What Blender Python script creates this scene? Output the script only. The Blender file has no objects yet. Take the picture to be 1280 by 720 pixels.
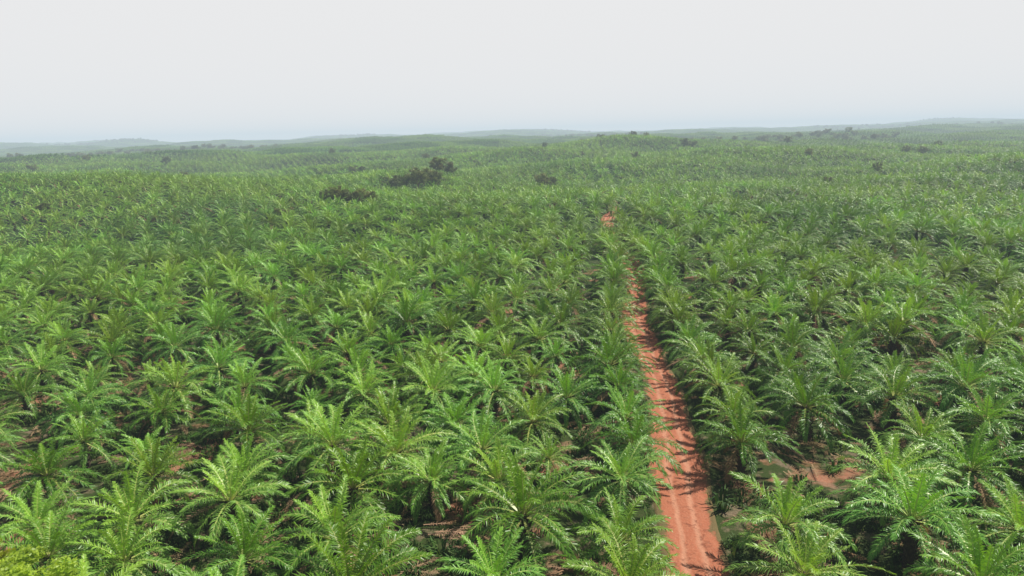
import bpy, math, random
import numpy as np
from mathutils import Vector, Matrix
rng=np.random.default_rng(7)
random.seed(7)
sc=bpy.context.scene
sc.view_settings.view_transform='Standard'
sc.view_settings.look='None'
sc.view_settings.exposure=0
sc.view_settings.gamma=1
R=math.radians

# ---------------------------------------------------------------- terrain
def sstep(a,b,x):
    t=np.clip((x-a)/(b-a),0,1); return t*t*(3-2*t)
def H(x,y):
    x=np.asarray(x,float); y=np.asarray(y,float)
    r=np.hypot(x,y); th=np.arctan2(x,y)
    m0=sstep(30,140,r); m=sstep(110,800,r); m2=sstep(1300,3200,r); m3=sstep(4300,7500,r)
    h=m0*(0.8*np.sin(x/31+1.3)*np.cos(y/27)+0.6*np.sin((x+0.6*y)/19))
    h=h+m*(5.5*np.sin(x/150+1.0)*np.cos(y/170+.9)+5*np.sin((x+y)/230+2)+5*np.sin((x-1.7*y)/95+.4)+2.4*np.sin((x*.7+y*1.3)/48)-2)
    h=h+m2*(12*np.sin(x/420+2.1)*np.cos(y/510+1)+9*np.sin((x*.8-y)/330)+5*np.sin((x+.3*y)/120)+2)
    h=h+m3*(30+22*np.sin(th*9+2)+15*np.sin(th*23+1)+8*np.sin(th*47)+8*np.sin(r/700))
    def g(cx,cy,rx,ry,a): return a*np.exp(-(((x-cx)/rx)**2+((y-cy)/ry)**2))
    h=h+g(190,1250,130,150,24)+g(-330,2300,330,260,34)+g(-120,1750,160,200,16)+g(900,2600,600,300,18)
    h=h-g(-170,245,120,45,5)+g(-190,420,200,90,6)+g(-650,1250,300,160,16)
    return h
_ry=[-400,-60,0,49,59,70,96,130,285,435,700,1200,9000]
_rx=[-42,2,9.5,15.7,17.1,18.4,21.5,26.0,41,62,95,150,1000]
def RX(y):
    y=np.asarray(y,float); s=0
    for d in (-18,-12,-6,0,6,12,18): s=s+np.interp(y+d,_ry,_rx)
    return s/7
def MX(y):   # winding track centre
    y=np.asarray(y,float); return RX(y)+.7*np.sin(y/13+.5)+sstep(90,150,y)*1.8*np.sin(y/23)

# ---------------------------------------------------------------- materials
def newmat(n):
    m=bpy.data.materials.new(n); m.use_nodes=True
    nt=m.node_tree; nt.nodes.clear()
    return m,nt,nt.nodes,nt.links
def mixc(nt,fac,a,b,mode='MIX'):
    n=nt.nodes.new('ShaderNodeMix'); n.data_type='RGBA'; n.blend_type=mode
    for sck,v in ((0,fac),(6,a),(7,b)):
        if isinstance(v,(int,float)): n.inputs[sck].default_value=v
        elif isinstance(v,tuple): n.inputs[sck].default_value=(*v,1)
        else: nt.links.new(v,n.inputs[sck])
    return n.outputs[2]
def maprange(nt,v,a,b,c=0,d=1):
    n=nt.nodes.new('ShaderNodeMapRange'); nt.links.new(v,n.inputs[0])
    for i,k in enumerate((a,b,c,d)): n.inputs[i+1].default_value=k
    return n.outputs[0]
def noise(nt,vec,scale,detail=4,rough=.55):
    n=nt.nodes.new('ShaderNodeTexNoise'); n.inputs['Scale'].default_value=scale
    n.inputs['Detail'].default_value=detail; n.inputs['Roughness'].default_value=rough
    nt.links.new(vec,n.inputs['Vector']); return n.outputs['Fac']

def leaf_material(name,young,mid,old,spec=.45,rough=.4,trans=.22,regional=True):
    m,nt,N,L=newmat(name)
    at=N.new('ShaderNodeAttribute'); at.attribute_name='tone'
    sep=N.new('ShaderNodeSeparateColor'); L.new(at.outputs['Color'],sep.inputs[0])
    oi=N.new('ShaderNodeObjectInfo'); geo=N.new('ShaderNodeNewGeometry')
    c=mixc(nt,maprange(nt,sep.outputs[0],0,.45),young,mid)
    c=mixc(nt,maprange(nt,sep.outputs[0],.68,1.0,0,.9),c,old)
    c=mixc(nt,maprange(nt,sep.outputs[1],0,1,0,.5),c,(mid[0]*1.6,mid[1]*1.35,mid[2]*1.2))
    hs=N.new('ShaderNodeHueSaturation')
    L.new(maprange(nt,oi.outputs['Random'],0,1,.484,.516),hs.inputs['Hue'])
    w=N.new('ShaderNodeMath'); w.operation='FRACT'
    mu=N.new('ShaderNodeMath'); mu.operation='MULTIPLY'; mu.inputs[1].default_value=17.3
    L.new(oi.outputs['Random'],mu.inputs[0]); L.new(mu.outputs[0],w.inputs[0])
    L.new(maprange(nt,w.outputs[0],0,1,.6,1.25),hs.inputs['Value'])
    L.new(maprange(nt,w.outputs[0],0,1,1.08,.94),hs.inputs['Saturation'])
    L.new(c,hs.inputs['Color']); c=hs.outputs[0]
    if regional:
        nz=noise(nt,geo.outputs['Position'],.006,1)
        c=mixc(nt,maprange(nt,nz,.46,.64,0,.5),c,(.21,.34,.03))
        nz2=noise(nt,geo.outputs['Position'],.0115,1)
        c=mixc(nt,maprange(nt,nz2,.5,.66,0,.55),c,(.05,.14,.038))
    b=N.new('ShaderNodeBsdfPrincipled'); L.new(c,b.inputs['Base Color'])
    b.inputs['Roughness'].default_value=rough
    b.inputs['Specular IOR Level'].default_value=spec
    t=N.new('ShaderNodeBsdfTranslucent')
    tc=mixc(nt,1.0,c,(1.7,1.6,.55),'MULTIPLY'); L.new(tc,t.inputs[0])
    mx=N.new('ShaderNodeMixShader'); mx.inputs[0].default_value=trans
    L.new(b.outputs[0],mx.inputs[1]); L.new(t.outputs[0],mx.inputs[2])
    o=N.new('ShaderNodeOutputMaterial'); L.new(mx.outputs[0],o.inputs[0])
    return m
M_palm=leaf_material('palm_leaflets',(.3,.52,.045),(.135,.315,.04),(.13,.2,.042))
M_far=leaf_material('far_palm_leaflets',(.16,.29,.037),(.085,.195,.033),(.1,.145,.035),spec=.3,rough=.6)  # darkened leaf colour stands in for self-shadow the simple ribbon fronds lack
M_rachis=leaf_material('palm_rachis',(.38,.48,.12),(.36,.42,.13),(.34,.28,.13),trans=0,regional=False)
M_dry=leaf_material('dry_frond',(.36,.25,.15),(.33,.23,.14),(.25,.16,.09),spec=.2,rough=.8,trans=.1,regional=False)
M_grass=leaf_material('grass_blades',(.1,.17,.03),(.055,.115,.022),(.14,.13,.05),spec=.3,rough=.6,trans=.2)
M_lime=leaf_material('lime_tree_leaves',(.36,.44,.03),(.3,.4,.025),(.2,.27,.03),trans=.35,regional=False)
M_darkleaf=leaf_material('dark_tree_leaves',(.19,.22,.055),(.12,.17,.045),(.19,.16,.06),spec=.3,regional=False)

def bark_material(name,a,b,scale):
    m,nt,N,L=newmat(name)
    tc=N.new('ShaderNodeTexCoord'); nz=noise(nt,tc.outputs['Object'],scale,6,.65)
    p=N.new('ShaderNodeBsdfPrincipled'); p.inputs['Roughness'].default_value=.9
    L.new(mixc(nt,nz,a,b),p.inputs['Base Color'])
    bp=N.new('ShaderNodeBump'); bp.inputs['Distance'].default_value=.05; L.new(nz,bp.inputs['Height']); L.new(bp.outputs[0],p.inputs['Normal'])
    o=N.new('ShaderNodeOutputMaterial'); L.new(p.outputs[0],o.inputs[0]); return m
M_trunk=bark_material('palm_trunk',(.04,.028,.018),(.12,.085,.055),6)
M_bark=bark_material('tree_bark',(.12,.09,.065),(.26,.22,.17),5)

def ground_material():
    m,nt,N,L=newmat('plantation_ground')
    geo=N.new('ShaderNodeNewGeometry'); P=geo.outputs['Position']
    n1=noise(nt,P,.055,5,.6); n2=noise(nt,P,.35,6,.65); n3=noise(nt,P,4,5,.7); n4=noise(nt,P,.11,4)
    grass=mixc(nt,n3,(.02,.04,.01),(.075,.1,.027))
    litter=mixc(nt,n3,(.07,.05,.03),(.34,.26,.17))
    soil=mixc(nt,n2,(.24,.085,.045),(.46,.2,.12))
    soil=mixc(nt,maprange(nt,n3,.4,.7,0,.5),soil,(.46,.31,.21))
    c=mixc(nt,maprange(nt,n2,.52,.62),grass,litter)
    c=mixc(nt,maprange(nt,n4,.57,.63),c,soil)
    sx=N.new('ShaderNodeVectorMath'); sx.operation='LENGTH'; L.new(P,sx.inputs[0])
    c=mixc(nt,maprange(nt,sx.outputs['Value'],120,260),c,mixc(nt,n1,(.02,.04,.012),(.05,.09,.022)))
    p=N.new('ShaderNodeBsdfPrincipled'); p.inputs['Roughness'].default_value=.95; p.inputs['Specular IOR Level'].default_value=.15
    L.new(c,p.inputs['Base Color'])
    bp=N.new('ShaderNodeBump'); bp.inputs['Distance'].default_value=.15; bp.inputs['Strength'].default_value=.8
    L.new(n3,bp.inputs['Height']); L.new(bp.outputs[0],p.inputs['Normal'])
    o=N.new('ShaderNodeOutputMaterial'); L.new(p.outputs[0],o.inputs[0]); return m
def road_material():
    m,nt,N,L=newmat('red_laterite')
    geo=N.new('ShaderNodeNewGeometry'); P=geo.outputs['Position']
    at=N.new('ShaderNodeAttribute'); at.attribute_name='across'; u=at.outputs['Fac']
    nw=noise(nt,P,.25,3); n2=noise(nt,P,.9,6,.65); n3=noise(nt,P,7,5,.7)
    add=N.new('ShaderNodeMath'); add.operation='MULTIPLY_ADD'; L.new(nw,add.inputs[0]); add.inputs[1].default_value=1.4; L.new(u,add.inputs[2])
    ab=N.new('ShaderNodeMath'); ab.operation='SUBTRACT'; L.new(add.outputs[0],ab.inputs[0]); ab.inputs[1].default_value=.7
    a2=N.new('ShaderNodeMath'); a2.operation='ABSOLUTE'; L.new(ab.outputs[0],a2.inputs[0])
    a3=N.new('ShaderNodeMath'); a3.operation='SUBTRACT'; L.new(a2.outputs[0],a3.inputs[0]); a3.inputs[1].default_value=.85
    a4=N.new('ShaderNodeMath'); a4.operation='ABSOLUTE'; L.new(a3.outputs[0],a4.inputs[0])
    c=mixc(nt,n2,(.36,.105,.055),(.54,.2,.11))
    c=mixc(nt,maprange(nt,a4.outputs[0],.1,.4,.6,0),c,(.62,.31,.2))
    c=mixc(nt,maprange(nt,n2,.54,.64,0,.7),c,(.2,.058,.032))
    c=mixc(nt,maprange(nt,n3,.5,.75,0,.55),c,(.56,.33,.22))
    e=N.new('ShaderNodeMath'); e.operation='MULTIPLY_ADD'; L.new(n2,e.inputs[0]); e.inputs[1].default_value=2.4; L.new(a2.outputs[0],e.inputs[2])
    c=mixc(nt,maprange(nt,e.outputs[0],3.4,3.8,0,.85),c,mixc(nt,n3,(.05,.08,.02),(.2,.16,.08)))
    p=N.new('ShaderNodeBsdfPrincipled'); p.inputs['Roughness'].default_value=.9; p.inputs['Specular IOR Level'].default_value=.2
    L.new(c,p.inputs['Base Color'])
    bp=N.new('ShaderNodeBump'); bp.inputs['Distance'].default_value=.25; L.new(n2,bp.inputs['Height']); L.new(bp.outputs[0],p.inputs['Normal'])
    o=N.new('ShaderNodeOutputMaterial'); L.new(p.outputs[0],o.inputs[0]); return m

# ---------------------------------------------------------------- mesh helper
class MB:
    def __init__(s): s.v=[];s.f=[];s.m=[];s.t=[];s.n=0
    def add(s,verts,faces,mat,tone):
        b=s.n; s.v.append(np.asarray(verts,float)); s.n+=len(verts)
        s.f.extend([tuple(i+b for i in f) for f in faces]); s.m.extend([mat]*len(faces))
        t=np.asarray(tone,float)
        if t.ndim==1: t=np.tile(t,(len(verts),1))
        s.t.append(t)
    def mesh(s,name,mats,smooth=False):
        me=bpy.data.meshes.new(name)
        me.from_pydata(np.concatenate(s.v).tolist(),[],s.f)
        for m in mats: me.materials.append(m)
        me.polygons.foreach_set('material_index',s.m)
        ca=me.color_attributes.new('tone','FLOAT_COLOR','POINT')
        t=np.concatenate(s.t); t=np.hstack([t,np.ones((len(t),1))]).astype(np.float32)
        ca.data.foreach_set('color',t.ravel())
        if smooth: me.polygons.foreach_set('use_smooth',[True]*len(me.polygons))
        me.update(); return me

def nrm(v): return v/np.maximum(np.linalg.norm(v,axis=-1,keepdims=True),1e-9)
def frond(mb,base,az,el0,length,droop,pairs,seg,width,r,age,lmax=.95,twist=0.,mats=(0,1),sideb=0.):
    s=np.linspace(0,1,seg+1)
    el=el0-droop*s**1.35
    azs=az+sideb*s**1.5
    d=np.stack([np.cos(el)*np.cos(azs),np.cos(el)*np.sin(azs),np.sin(el)],1)
    P=np.zeros((seg+1,3)); P[0]=base
    for i in range(seg): P[i+1]=P[i]+(d[i]+d[i+1])/2*length/seg
    side=nrm(np.stack([-np.sin(azs),np.cos(azs),np.zeros(seg+1)],1))
    up=nrm(np.cross(d,side))
    tw=twist*s
    side2=side*np.cos(tw)[:,None]+up*np.sin(tw)[:,None]; up2=nrm(np.cross(d,side2))
    fr=r.random()
    rad=(.08*(1-s)**.7+.018)*(length/5)
    V=[]
    for i in range(seg+1):
        V+= [P[i]+side2[i]*rad[i],P[i]-side2[i]*rad[i],P[i]+up2[i]*rad[i]*-.9+0]
    F=[]
    for i in range(seg):
        a=i*3
        for k in range(3):
            F.append((a+k,a+(k+1)%3,a+3+(k+1)%3,a+3+k))
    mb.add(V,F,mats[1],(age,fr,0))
    n=pairs*2
    q=np.repeat(np.linspace(.16,.99,pairs),2)+r.normal(0,.004,n)
    q=np.clip(q,.1,1)
    def ip(A): return np.stack([np.interp(q,s,A[:,k]) for k in range(3)],1)
    B=ip(P); D=nrm(ip(d)); S=nrm(ip(side2)); U=nrm(ip(up2))
    sg=np.tile([1.,-1.],pairs)[:,None]
    ln=lmax*np.clip(np.sin(np.clip((q-.1)/.9,0,1)**.8*math.pi*.93)**.65,.25,1)*(length/5.0)*r.uniform(.85,1.12,n)
    fw=np.interp(q,[.1,.5,1],[.25,.65,1.7])+r.normal(0,.1,n)
    lift=np.where(r.random(n)<.5,.55,.12)+r.normal(0,.12,n)
    dirn=nrm(S*sg+D*fw[:,None]+U*lift[:,None])
    g=np.array([0,0,-1.])
    mid=B+dirn*(ln*.5)[:,None]+g*(ln*.03)[:,None]
    dir2=nrm(dirn+g*(r.uniform(.25,.95,n))[:,None])
    tip=mid+dir2*(ln*.52)[:,None]
    wv=nrm(np.cross(dirn,U+.28*r.normal(0,1,(n,3))))
    w=width*r.uniform(.8,1.2,n)[:,None]
    V=np.stack([B-wv*w*.35,B+wv*w*.35,mid+wv*w*.55,mid-wv*w*.55,tip],1).reshape(-1,3)
    F=[]
    for i in range(n):
        a=i*5; F.append((a,a+1,a+2,a+3)); F.append((a+3,a+2,a+4))
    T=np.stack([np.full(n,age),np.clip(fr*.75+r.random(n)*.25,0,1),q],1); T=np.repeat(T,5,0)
    if r.random()<.3: T[4::5,0]=np.clip(T[4::5,0]+.4,0,1)
    mb.add(V,F,mats[0],T)

def trunk(mb,h,rad,r,sides=9,stubs=True):
    V=[];F=[]; K=6
    for i in range(K+1):
        z=-.6+(h+.6)*i/K; rr=rad*(1.25-.3*i/K)
        for k in range(sides):
            a=2*math.pi*k/sides; q=rr*r.uniform(.88,1.12); V.append((q*math.cos(a),q*math.sin(a),z))
    for i in range(K):
        for k in range(sides): F.append((i*sides+k,i*sides+(k+1)%sides,(i+1)*sides+(k+1)%sides,(i+1)*sides+k))
    V.append((0,0,h+.2)); c=len(V)-1
    for k in range(sides): F.append((K*sides+k,K*sides+(k+1)%sides,c))
    mb.add(V,F,2,(.8,.5,0))
    if stubs:
        for i in range(46):
            a=i*2.3999; z=.15+(h-.1)*i/46; ca,sa=math.cos(a),math.sin(a)
            def p(rr,t,zz): return (rr*ca-t*sa,rr*sa+t*ca,zz)
            o=rad+.22+.1*r.random()
            V=[p(rad*.9,-.13,z-.1),p(rad*.9,.13,z-.1),p(rad*.85,.0,z+.12),p(o,-.06,z+.25),p(o,.06,z+.25),p(o,0,z+.36)]
            mb.add(V,[(0,1,4,3),(1,2,5,4),(2,0,3,5),(3,4,5)],2,(.8,.5,0))

def make_palm(seed,nf=38,pairs=42,seg=8,width=.075,th=None,stubs=True,open_=0.):
    r=np.random.default_rng(seed); mb=MB()
    th=th or r.uniform(2.7,4.1)
    trunk(mb,th,.36,r,9 if stubs else 5,stubs)
    a0=r.random()*6.28
    for i in range(nf):
        t=(i+.5)/nf
        az=a0+i*2.39996+r.normal(0,.16)
        el=R(80-86*t**.82+r.normal(0,7)-open_*9*t)
        L=(3.7+2.1*min(1,t*2.6))*r.uniform(.85,1.1)
        dr=R(20+56*min(1,t*1.8)+r.normal(0,10))
        if t>.85: L*=.95; dr*=.85
        b=np.array([math.cos(az)*.2,math.sin(az)*.2,th-.35*t+.1])
        dead=(t>.92 and r.random()<.55)
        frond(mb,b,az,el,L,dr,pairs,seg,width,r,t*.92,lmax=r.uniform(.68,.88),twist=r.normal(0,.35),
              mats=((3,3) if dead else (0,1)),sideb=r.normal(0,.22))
    frond(mb,np.array([0,0,th]),a0,R(87),3.2,R(5),pairs//3,4,width*.6,r,0,lmax=.35)
    return mb.mesh('oil_palm_mesh',[M_palm,M_rachis,M_trunk,M_dry])

near=[make_palm(100+i,nf=31+(i%4)*2,open_=(i%4)/2) for i in range(10)]
midp=[make_palm(200+i,nf=21,pairs=12,seg=4,width=.22,stubs=False,open_=(i%4)/2) for i in range(6)]

def far_patch(seed):
    r=np.random.default_rng(seed); mb=MB()
    for i in range(7):
        for j in range(8):
            px=(i-3)*9+(4.5 if j%2 else 0)-2.2+r.normal(0,1.2); py=(j-3.5)*7.8+r.normal(0,1.2)
            th=r.uniform(2,4.4); a0=r.random()*6.28; tn=r.random(); sz=r.uniform(.85,1.25)
            for k in range(15):
                t=(k+.5)/15; az=a0+k*2.4; el=R(80-82*t); L=(3.9+2.0*min(1,2*t))*sz; dr=R(30+55*t)
                s=np.linspace(0,1,4); e=el-dr*s**1.2
                P=np.array([px,py,th])+np.zeros((4,3))
                for q in range(3):
                    em=(e[q]+e[q+1])/2
                    P[q+1]=P[q]+np.array([math.cos(em)*math.cos(az),math.cos(em)*math.sin(az),math.sin(em)])*L/3
                sd=np.array([-math.sin(az),math.cos(az),0])
                w=[.15,.62,.55,.08]
                V=[];F=[]
                for q in range(4):
                    V+= [P[q]+sd*w[q]-np.array([0,0,w[q]*.45]),P[q],P[q]-sd*w[q]-np.array([0,0,w[q]*.45])]
                for q in range(3):
                    b=q*3; F+= [(b,b+1,b+4,b+3),(b+1,b+2,b+5,b+4)]
                mb.add(V,F,0,(t*.9,tn,.5))
    return mb.mesh('palm_patch_mesh',[M_far])
patches=[far_patch(300+i) for i in range(5)]

# ---------------------------------------------------------------- instancing
def proto_collection(name,meshes):
    c=bpy.data.collections.new(name)
    for i,me in enumerate(meshes):
        o=bpy.data.objects.new('%s_variant_%02d'%(name,i),me); c.objects.link(o)
    return c
def scatter(name,pts,rots,scl,idx,coll):
    me=bpy.data.meshes.new(name); me.from_pydata([tuple(p) for p in pts],[],[])
    a=me.attributes.new('rot','FLOAT_VECTOR','POINT'); a.data.foreach_set('vector',np.asarray(rots,np.float32).ravel())
    a=me.attributes.new('scl','FLOAT_VECTOR','POINT'); a.data.foreach_set('vector',np.asarray(scl,np.float32).ravel())
    a=me.attributes.new('idx','INT','POINT'); a.data.foreach_set('value',np.asarray(idx,np.int32))
    o=bpy.data.objects.new(name,me); sc.collection.objects.link(o)
    g=bpy.data.node_groups.new(name+'_nodes','GeometryNodeTree')
    g.interface.new_socket('Geometry',in_out='INPUT',socket_type='NodeSocketGeometry')
    g.interface.new_socket('Geometry',in_out='OUTPUT',socket_type='NodeSocketGeometry')
    N=g.nodes;L=g.links
    i=N.new('NodeGroupInput');ou=N.new('NodeGroupOutput')
    iop=N.new('GeometryNodeInstanceOnPoints'); ci=N.new('GeometryNodeCollectionInfo')
    ci.inputs['Collection'].default_value=coll; ci.inputs['Separate Children'].default_value=True; ci.inputs['Reset Children'].default_value=True
    def na(n,t):
        q=N.new('GeometryNodeInputNamedAttribute'); q.data_type=t; q.inputs['Name'].default_value=n; return q.outputs[0]
    L.new(i.outputs[0],iop.inputs['Points']); L.new(ci.outputs[0],iop.inputs['Instance'])
    iop.inputs['Pick Instance'].default_value=True
    L.new(na('idx','INT'),iop.inputs['Instance Index'])
    L.new(na('rot','FLOAT_VECTOR'),iop.inputs['Rotation']); L.new(na('scl','FLOAT_VECTOR'),iop.inputs['Scale'])
    L.new(iop.outputs[0],ou.inputs[0])
    md=o.modifiers.new('instances','NODES'); md.node_group=g
    return o

# ---------------------------------------------------------------- broadleaf trees
def make_tree(seed,h,cr,leafmat,leaf=.28,nclump=60,per=110,flat=.75):
    r=np.random.default_rng(seed); mb=MB()
    def limb(a,b,ra,rb,sides=7):
        a=np.array(a,float);b=np.array(b,float);K=4;V=[];F=[]
        ax=nrm(b-a); s1=nrm(np.cross(ax,[.3,.9,.1])); s2=np.cross(ax,s1)
        off=r.normal(0,.06,(K+1,3))*np.linalg.norm(b-a)*.4; off[0]=0;off[-1]=0
        for i in range(K+1):
            p=a+(b-a)*i/K+off[i]; q=ra+(rb-ra)*i/K
            for k in range(sides):
                an=6.2832*k/sides; V.append(p+(s1*math.cos(an)+s2*math.sin(an))*q)
        for i in range(K):
            for k in range(sides): F.append((i*sides+k,i*sides+(k+1)%sides,(i+1)*sides+(k+1)%sides,(i+1)*sides+k))
        mb.add(V,F,1,(.5,.5,0))
    fork=h*.45; limb((0,0,-.5),(r.normal(0,.2),r.normal(0,.2),fork),.028*h,.018*h,9)
    C=[]
    for i in range(nclump):
        while True:
            p=r.uniform(-1,1,3)
            if .25<np.linalg.norm(p)<1: break
        q=np.array([p[0]*cr,p[1]*cr,h-cr*flat+p[2]*cr*flat])
        q[:2]*=1+.18*math.sin(3*math.atan2(p[1],p[0])+seed); C.append(q)
    for i,q in enumerate(C):
        if i%4==0: limb((0,0,fork*r.uniform(.6,1)),q,.011*h,.003*h,5)
        n=per; rad=cr*r.uniform(.2,.33)
        d=nrm(r.normal(0,1,(n,3)))*(r.random((n,1))**.4)*rad; d[:,2]*=.65
        c=q+d; u=nrm(r.normal(0,1,(n,3))*[1,1,.5]); v=nrm(np.cross(u,r.normal(0,1,(n,3))+np.array([0,0,1.5])))
        l=leaf*r.uniform(.6,1.3,(n,1))
        V=np.stack([c-u*l,c+v*l*.4,c+u*l,c-v*l*.4],1).reshape(-1,3)
        F=[(k*4,k*4+1,k*4+2,k*4+3) for k in range(n)]
        tone=np.repeat(np.stack([np.full(n,r.random()),r.random(n),np.zeros(n)],1),4,0)
        mb.add(V,F,0,tone)
    return mb.mesh('tree_mesh',[leafmat,M_bark])
def put(name,me,x,y,rz=0,s=1,dz=0):
    o=bpy.data.objects.new(name,me); sc.collection.objects.link(o)
    o.location=(x,y,float(H(x,y))+dz); o.rotation_euler=(0,0,rz); o.scale=(s,s,s); return o
lime=make_tree(11,8.5,4.2,M_lime,leaf=.2,nclump=80,per=230)
put('lime_green_tree',lime,-35.8,41.8)
put('lime_green_tree',lime,-43,46,2,.85)
dk=[make_tree(20+i,13,5+i*.6,M_darkleaf,leaf=.42,nclump=46,per=80,flat=.85) for i in range(3)]
TREES=[(-62,600,1.5),(-53,606,1.25),(-78,500,1.15),(-66,497,1.35),(-55,507,1.2),(-88,508,.95),(-70,520,1.25),(-60,514,1.3),
 (-78,356,.85),(-91,360,.9),(-84,352,.8),(-99,300,.7),(-71,350,.7),(-97,362,.75),(-452,830,1.4),(-440,836,1.1),(24,528,1.05),(32,531,.9),
 (495,1230,1.4),(265,1045,1.3),(278,1050,1.1),(515,860,1.1),(500,870,1),(430,640,1.),(438,644,.85),
 (-300,1180,1.2),(-620,900,1),(-850,1300,1.3),(700,1500,1.3),(-180,800,1.),(-172,806,.8),(620,1000,1.1),(-250,560,.8),(-330,700,.9),(150,820,1),(160,1210,1.1),(215,1200,1.2),(240,1215,1.1),
 (-520,1050,1.2),(-120,1000,1.1),(350,900,.9),(560,1100,1.1),(-700,1150,1.2),(60,1150,1.1),(820,1250,1.3),(-225,330,.7),(300,560,.8),(210,450,.7),(330,760,.9)]
for i,(x,y,s) in enumerate(TREES):
    put('broadleaf_tree',dk[i%3],x,y,i*1.7,s)

# ---------------------------------------------------------------- plantation layout
RF=1400
pts=[]
ys=np.arange(-60,RF+60,8.0)
for j,y in enumerate(ys):
    W=max(75,abs(y)*1.05+60)
    ks=np.arange(0,int(W/9)+2)
    t=float(sstep(115,200,np.array(float(y))))
    gap=1-.34*t-(.0 if y<440 else .2)
    for sgn,off in ((-1,6.3),(1,6.4)):
        for k in ks:
            u=sgn*(off*gap+9*k+(4.5*k/(k+1.2) if j%2 else 0))
            pts.append((u,y))
pts=np.array(pts)
n=len(pts)
farY=sstep(220,380,pts[:,1])
jit=rng.normal(0,.95,(n,2)); jit[:,0]*=np.where((np.abs(pts[:,0])<7)&(pts[:,1]<200),.5,1)
far=np.maximum(np.clip((np.abs(pts[:,0])-8)/20,0,1),farY)
wx=3.2*np.sin(pts[:,1]/29+pts[:,0]/41)*far+1.5*np.sin(pts[:,0]/13)*far; wy=2.6*np.sin(pts[:,0]/33+1)*far+1.7*np.sin(pts[:,1]/17+pts[:,0]/11)*far
X=pts[:,0]+jit[:,0]+wx+RX(pts[:,1]); Y=pts[:,1]+jit[:,1]+wy
follow=(np.abs(pts[:,0])<8)&(Y<220); X=X+np.where(follow,(MX(Y)-RX(Y))*.7,0)
rr=np.hypot(X,Y)
keep=(rng.random(n)>.03)&(rr<RF)
keep&=~((np.hypot(X+37.5,Y-43)<5.5)|(np.hypot(X-1,Y-2)<4))
keep&=~((np.abs(X-MX(Y))<np.interp(Y,[100,170],[4.6,3.0]))&(Y<190))
keep&=~((np.abs(X-MX(Y))<4.0)&(((Y>258)&(Y<305))|((Y>395)&(Y<440))))
for (x,y,s) in TREES: keep&=~(np.hypot(X-x,Y-y)<5.5*s)
for (x,y,q) in ((-9.5,56,4.4),(92,128,6),(44,150,4.5),(36,66,3.5),(36,131,4)): keep&=~(np.hypot(X-x,Y-y)<q)
X=X[keep];Y=Y[keep];rr=rr[keep];n=len(X)
Z=H(X,Y)
rot=np.stack([rng.normal(0,.08,n),rng.normal(0,.08,n),rng.uniform(0,6.283,n)],1)
reg=1+.09*np.sin(X/37+1)*np.sin(Y/53)
S=rng.uniform(.84,1.16,n)*reg*np.where(rng.random(n)<.08,.65,1)
S=np.where((np.abs(X-MX(Y))<7.5)&(Y<120),np.minimum(S,1.0),S)
nearm=(rr<135)
cnt=0
for i in np.nonzero(nearm)[0]:
    o=bpy.data.objects.new('oil_palm',near[rng.integers(10)]); sc.collection.objects.link(o)
    o.location=(X[i],Y[i],Z[i]); o.rotation_euler=rot[i]; o.scale=(S[i],S[i],S[i]*rng.uniform(.92,1.1)); cnt+=1
cN=proto_collection('oil_palm_detailed',near); cM=proto_collection('oil_palm_simple',midp); cP=proto_collection('oil_palm_patch',patches)
m1=(~nearm)&(rr<320); m2=(rr>=320)
def sv(m): return np.repeat(S[m][:,None],3,1)
scatter('oil_palm_plantation',np.stack([X,Y,Z],1)[m1],rot[m1],sv(m1),rng.integers(0,10,m1.sum()),cN)
scatter('distant_oil_palm_plantation',np.stack([X,Y,Z],1)[m2],rot[m2],sv(m2)*1.05,rng.integers(0,6,m2.sum()),cM)
pp=[]
for y in np.arange(0,9500,62.4):
    for x in np.arange(-9000,9000,63):
        r_=math.hypot(x,y)
        if r_>RF+15 and r_<9300 and abs(math.atan2(x,y))<R(50): pp.append((x,y))
pp=np.array(pp,float); px,py=pp[:,0],pp[:,1]; e=15
gx=(H(px+e,py)-H(px-e,py))/(2*e); gy=(H(px,py+e)-H(px,py-e))/(2*e)
k=len(pp)
rp=np.stack([np.arctan(gy),-np.arctan(gx),np.zeros(k)],1)
scatter('far_oil_palm_plantation',np.stack([px,py,H(px,py)],1),rp,np.ones((k,3)),rng.integers(0,5,k),cP)
# bands of darker natural forest on the distant hills
fx=rng.uniform(-5200,5200,26000); fy=rng.uniform(1450,7000,26000)
fm=(np.sin(fx/310+1.3*np.sin(fy/520))+np.sin(fy/270+.9*np.sin(fx/430)+1)>1.15)&(np.abs(np.arctan2(fx,fy))<R(46)); fx=fx[fm];fy=fy[fm];k=len(fx)
cF=proto_collection('broadleaf_forest_tree',dk)
scatter('distant_forest',np.stack([fx,fy,H(fx,fy)],1),np.stack([np.zeros(k),np.zeros(k),rng.uniform(0,6.28,k)],1),
        np.repeat(rng.uniform(.9,1.6,k)[:,None],3,1),rng.integers(0,3,k),cF)
print('palms near',cnt,'inst',m1.sum(),m2.sum(),'patches',len(pp),'forest',k)

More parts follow.
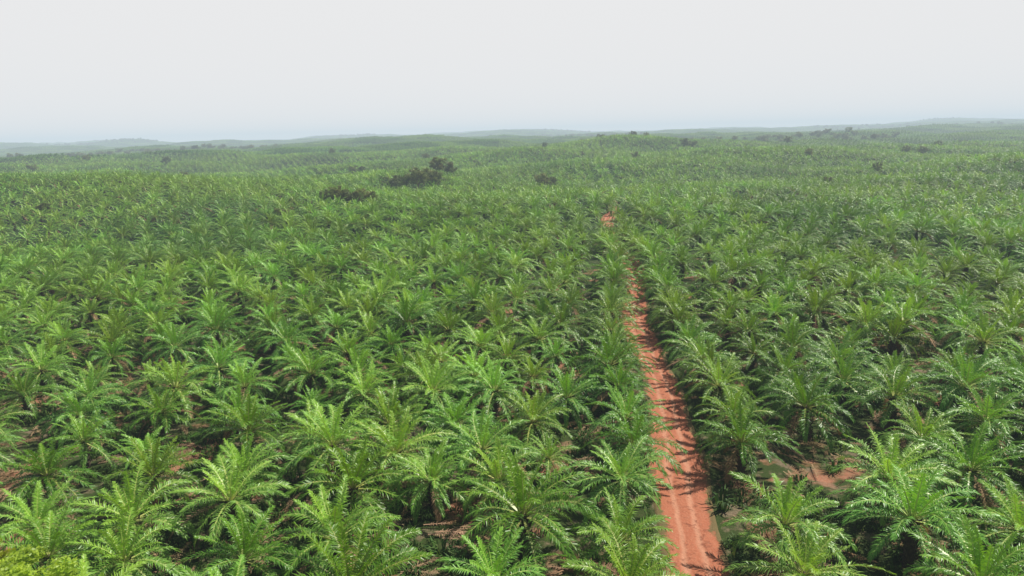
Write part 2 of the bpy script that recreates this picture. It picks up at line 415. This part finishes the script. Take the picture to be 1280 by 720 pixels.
# ---------------------------------------------------------------- undergrowth and litter
def make_tuft(seed,nb,rad,h,w):
    r=np.random.default_rng(seed); mb=MB()
    for i in range(nb):
        a=r.random()*6.283; q=rad*math.sqrt(r.random())*.6; b=np.array([q*math.cos(a),q*math.sin(a),-.05])
        az=a+r.normal(0,.6); d=np.array([math.cos(az),math.sin(az),0]); hh=h*r.uniform(.5,1.2); sd=np.array([-d[1],d[0],0])*w
        m=b+d*hh*.25+np.array([0,0,hh*.75]); t=b+d*hh*.75+np.array([0,0,hh*r.uniform(.5,.95)])
        mb.add([b-sd,b+sd,m+sd,m-sd,t],[(0,1,2,3),(3,2,4)],0,(r.random()*.95,r.random(),0))
    return mb.mesh('undergrowth_mesh',[M_grass])
tufts=[make_tuft(i,36,1.2,[.55,.8,1.1][i%3],.06) for i in range(5)]
cT=proto_collection('undergrowth',tufts)
def region(n,dmax):
    y=rng.uniform(15,dmax,n); x=rng.uniform(-1,1,n)*(y*.95+20)
    return x,y
x,y=region(8000,150)
cl=np.sin(x/7.1+2*np.sin(y/11))+np.sin(y/6.3+1.5*np.sin(x/9))+rng.normal(0,.6,len(x))
mk=(np.abs(x-MX(y))>2.9+rng.uniform(0,.6,len(x)))&(cl>-.6); x=x[mk];y=y[mk]; k=len(x)
scatter('undergrowth_grass',np.stack([x,y,H(x,y)],1),np.stack([np.zeros(k),np.zeros(k),rng.uniform(0,6.28,k)],1),
        np.repeat(rng.uniform(.6,1.5,k)[:,None],3,1),rng.integers(0,5,k),cT)
def litter_mesh(seed):
    r=np.random.default_rng(seed); mb=MB()
    for i in range(4):
        frond(mb,np.array([r.normal(0,.5)-1.5,r.normal(0,.5),.25+i*.05]),r.normal(0,.5),R(8),3.6,R(14),20,4,.06,r,r.random(),lmax=.7,twist=r.normal(0,.4),mats=(0,0))
    return mb.mesh('litter_mesh',[M_dry])
cL=proto_collection('dry_fronds',[litter_mesh(i) for i in range(4)])
x,y=region(1500,150); mk=(np.abs(x-MX(y))>4.8); x=x[mk];y=y[mk];k=len(x)
scatter('cut_dry_fronds',np.stack([x,y,H(x,y)],1),np.stack([np.zeros(k),np.zeros(k),rng.uniform(0,6.28,k)],1),
        np.repeat(rng.uniform(.7,1.1,k)[:,None],3,1),rng.integers(0,4,k),cL)

# ---------------------------------------------------------------- ground + road
Ng=520; s=np.linspace(-1,1,Ng); c=np.sinh(7*s)/math.sinh(7)*16000
GX,GY=np.meshgrid(c,c); GZ=H(GX,GY)
gm=bpy.data.meshes.new('ground'); V=np.stack([GX.ravel(),GY.ravel(),GZ.ravel()],1)
idx=np.arange(Ng*Ng).reshape(Ng,Ng); q=np.stack([idx[:-1,:-1],idx[:-1,1:],idx[1:,1:],idx[1:,:-1]],-1).reshape(-1,4)
gm.from_pydata(V.tolist(),[],q.tolist()); gm.polygons.foreach_set('use_smooth',[True]*len(gm.polygons)); gm.materials.append(ground_material())
g=bpy.data.objects.new('ground',gm); sc.collection.objects.link(g)
ry=np.concatenate([np.arange(-200,250,.8),np.arange(250,450,2)]); K=21; us=np.linspace(-3.3,3.3,K)
rv=[];ra=[]
r2=np.random.default_rng(3)
for yy in ry:
    cx=float(MX(yy)); ww=1+.12*math.sin(yy/9)+.09*math.sin(yy/3.7+1)
    for kk,u in enumerate(us):
        xx=cx+u*ww
        z=float(H(xx,yy))+.09-.06*math.exp(-((abs(u)-.85)/.28)**2)+.02*r2.normal()
        if kk in (0,K-1): z-=.5
        rv.append((xx,yy,z)); ra.append(u)
rf=[(i*K+k,i*K+k+1,(i+1)*K+k+1,(i+1)*K+k) for i in range(len(ry)-1) for k in range(K-1)]
rm=bpy.data.meshes.new('dirt_road'); rm.from_pydata(rv,[],rf); rm.polygons.foreach_set('use_smooth',[True]*len(rf))
a=rm.attributes.new('across','FLOAT','POINT'); a.data.foreach_set('value',ra); rm.materials.append(road_material())
sc.collection.objects.link(bpy.data.objects.new('red_dirt_road',rm))

# ---------------------------------------------------------------- haze volume
bpy.ops.mesh.primitive_cube_add(size=1,location=(0,0,10)); hz=bpy.context.object; hz.name='haze'; hz.scale=(20000,20000,220)
m,nt,N,L=newmat('haze')
DENS=.0002
va=N.new('ShaderNodeVolumeAbsorption'); va.inputs['Color'].default_value=(0,0,0,1); va.inputs['Density'].default_value=DENS
em=N.new('ShaderNodeEmission'); em.inputs[0].default_value=(.61,.72,.79,1); em.inputs[1].default_value=DENS  # haze glows by itself, in place of sun and sky light scattered in it
ad=N.new('ShaderNodeAddShader'); L.new(va.outputs[0],ad.inputs[0]); L.new(em.outputs[0],ad.inputs[1])
o=N.new('ShaderNodeOutputMaterial'); L.new(ad.outputs[0],o.inputs['Volume']); hz.data.materials.append(m)

# ---------------------------------------------------------------- light
SE,SA=R(55),R(64)
to=Vector((math.sin(SA)*math.cos(SE),math.cos(SA)*math.cos(SE),math.sin(SE)))
sl=bpy.data.lights.new('sun','SUN'); sl.energy=5.0; sl.angle=R(.5); sl.color=(1,.96,.86)
so=bpy.data.objects.new('sun',sl); sc.collection.objects.link(so); so.rotation_euler=to.to_track_quat('Z','Y').to_euler(); so.location=(0,0,200)
w=bpy.data.worlds.new('World'); sc.world=w; w.use_nodes=True; nt=w.node_tree; N=nt.nodes; L=nt.links; N.clear()
sky=N.new('ShaderNodeTexSky'); sky.sky_type='NISHITA'; sky.sun_disc=False; sky.sun_elevation=SE; sky.sun_rotation=SA; sky.dust_density=1.5; sky.air_density=1
tc=N.new('ShaderNodeTexCoord'); sp=N.new('ShaderNodeSeparateXYZ'); L.new(tc.outputs['Generated'],sp.inputs[0])
up=mixc(nt,1.0,sky.outputs[0],(.6,.6,.6),'MULTIPLY')
col=mixc(nt,maprange(nt,sp.outputs[2],.24,.42,1,0),up,(8.35,8.3,8.33))
bg=N.new('ShaderNodeBackground'); bg.inputs[1].default_value=.1; L.new(col,bg.inputs[0])
o=N.new('ShaderNodeOutputWorld'); L.new(bg.outputs[0],o.inputs[0])

# ---------------------------------------------------------------- camera
cam=bpy.data.cameras.new('camera'); cam.lens=23.9; cam.sensor_width=36; cam.clip_start=.5; cam.clip_end=40000
co=bpy.data.objects.new('camera',cam); sc.collection.objects.link(co); co.location=(0,0,37)
rot=Matrix.Rotation(R(90-12.8),4,'X')@Matrix.Rotation(R(-1.35),4,'Z')
co.rotation_euler=rot.to_euler(); sc.camera=co
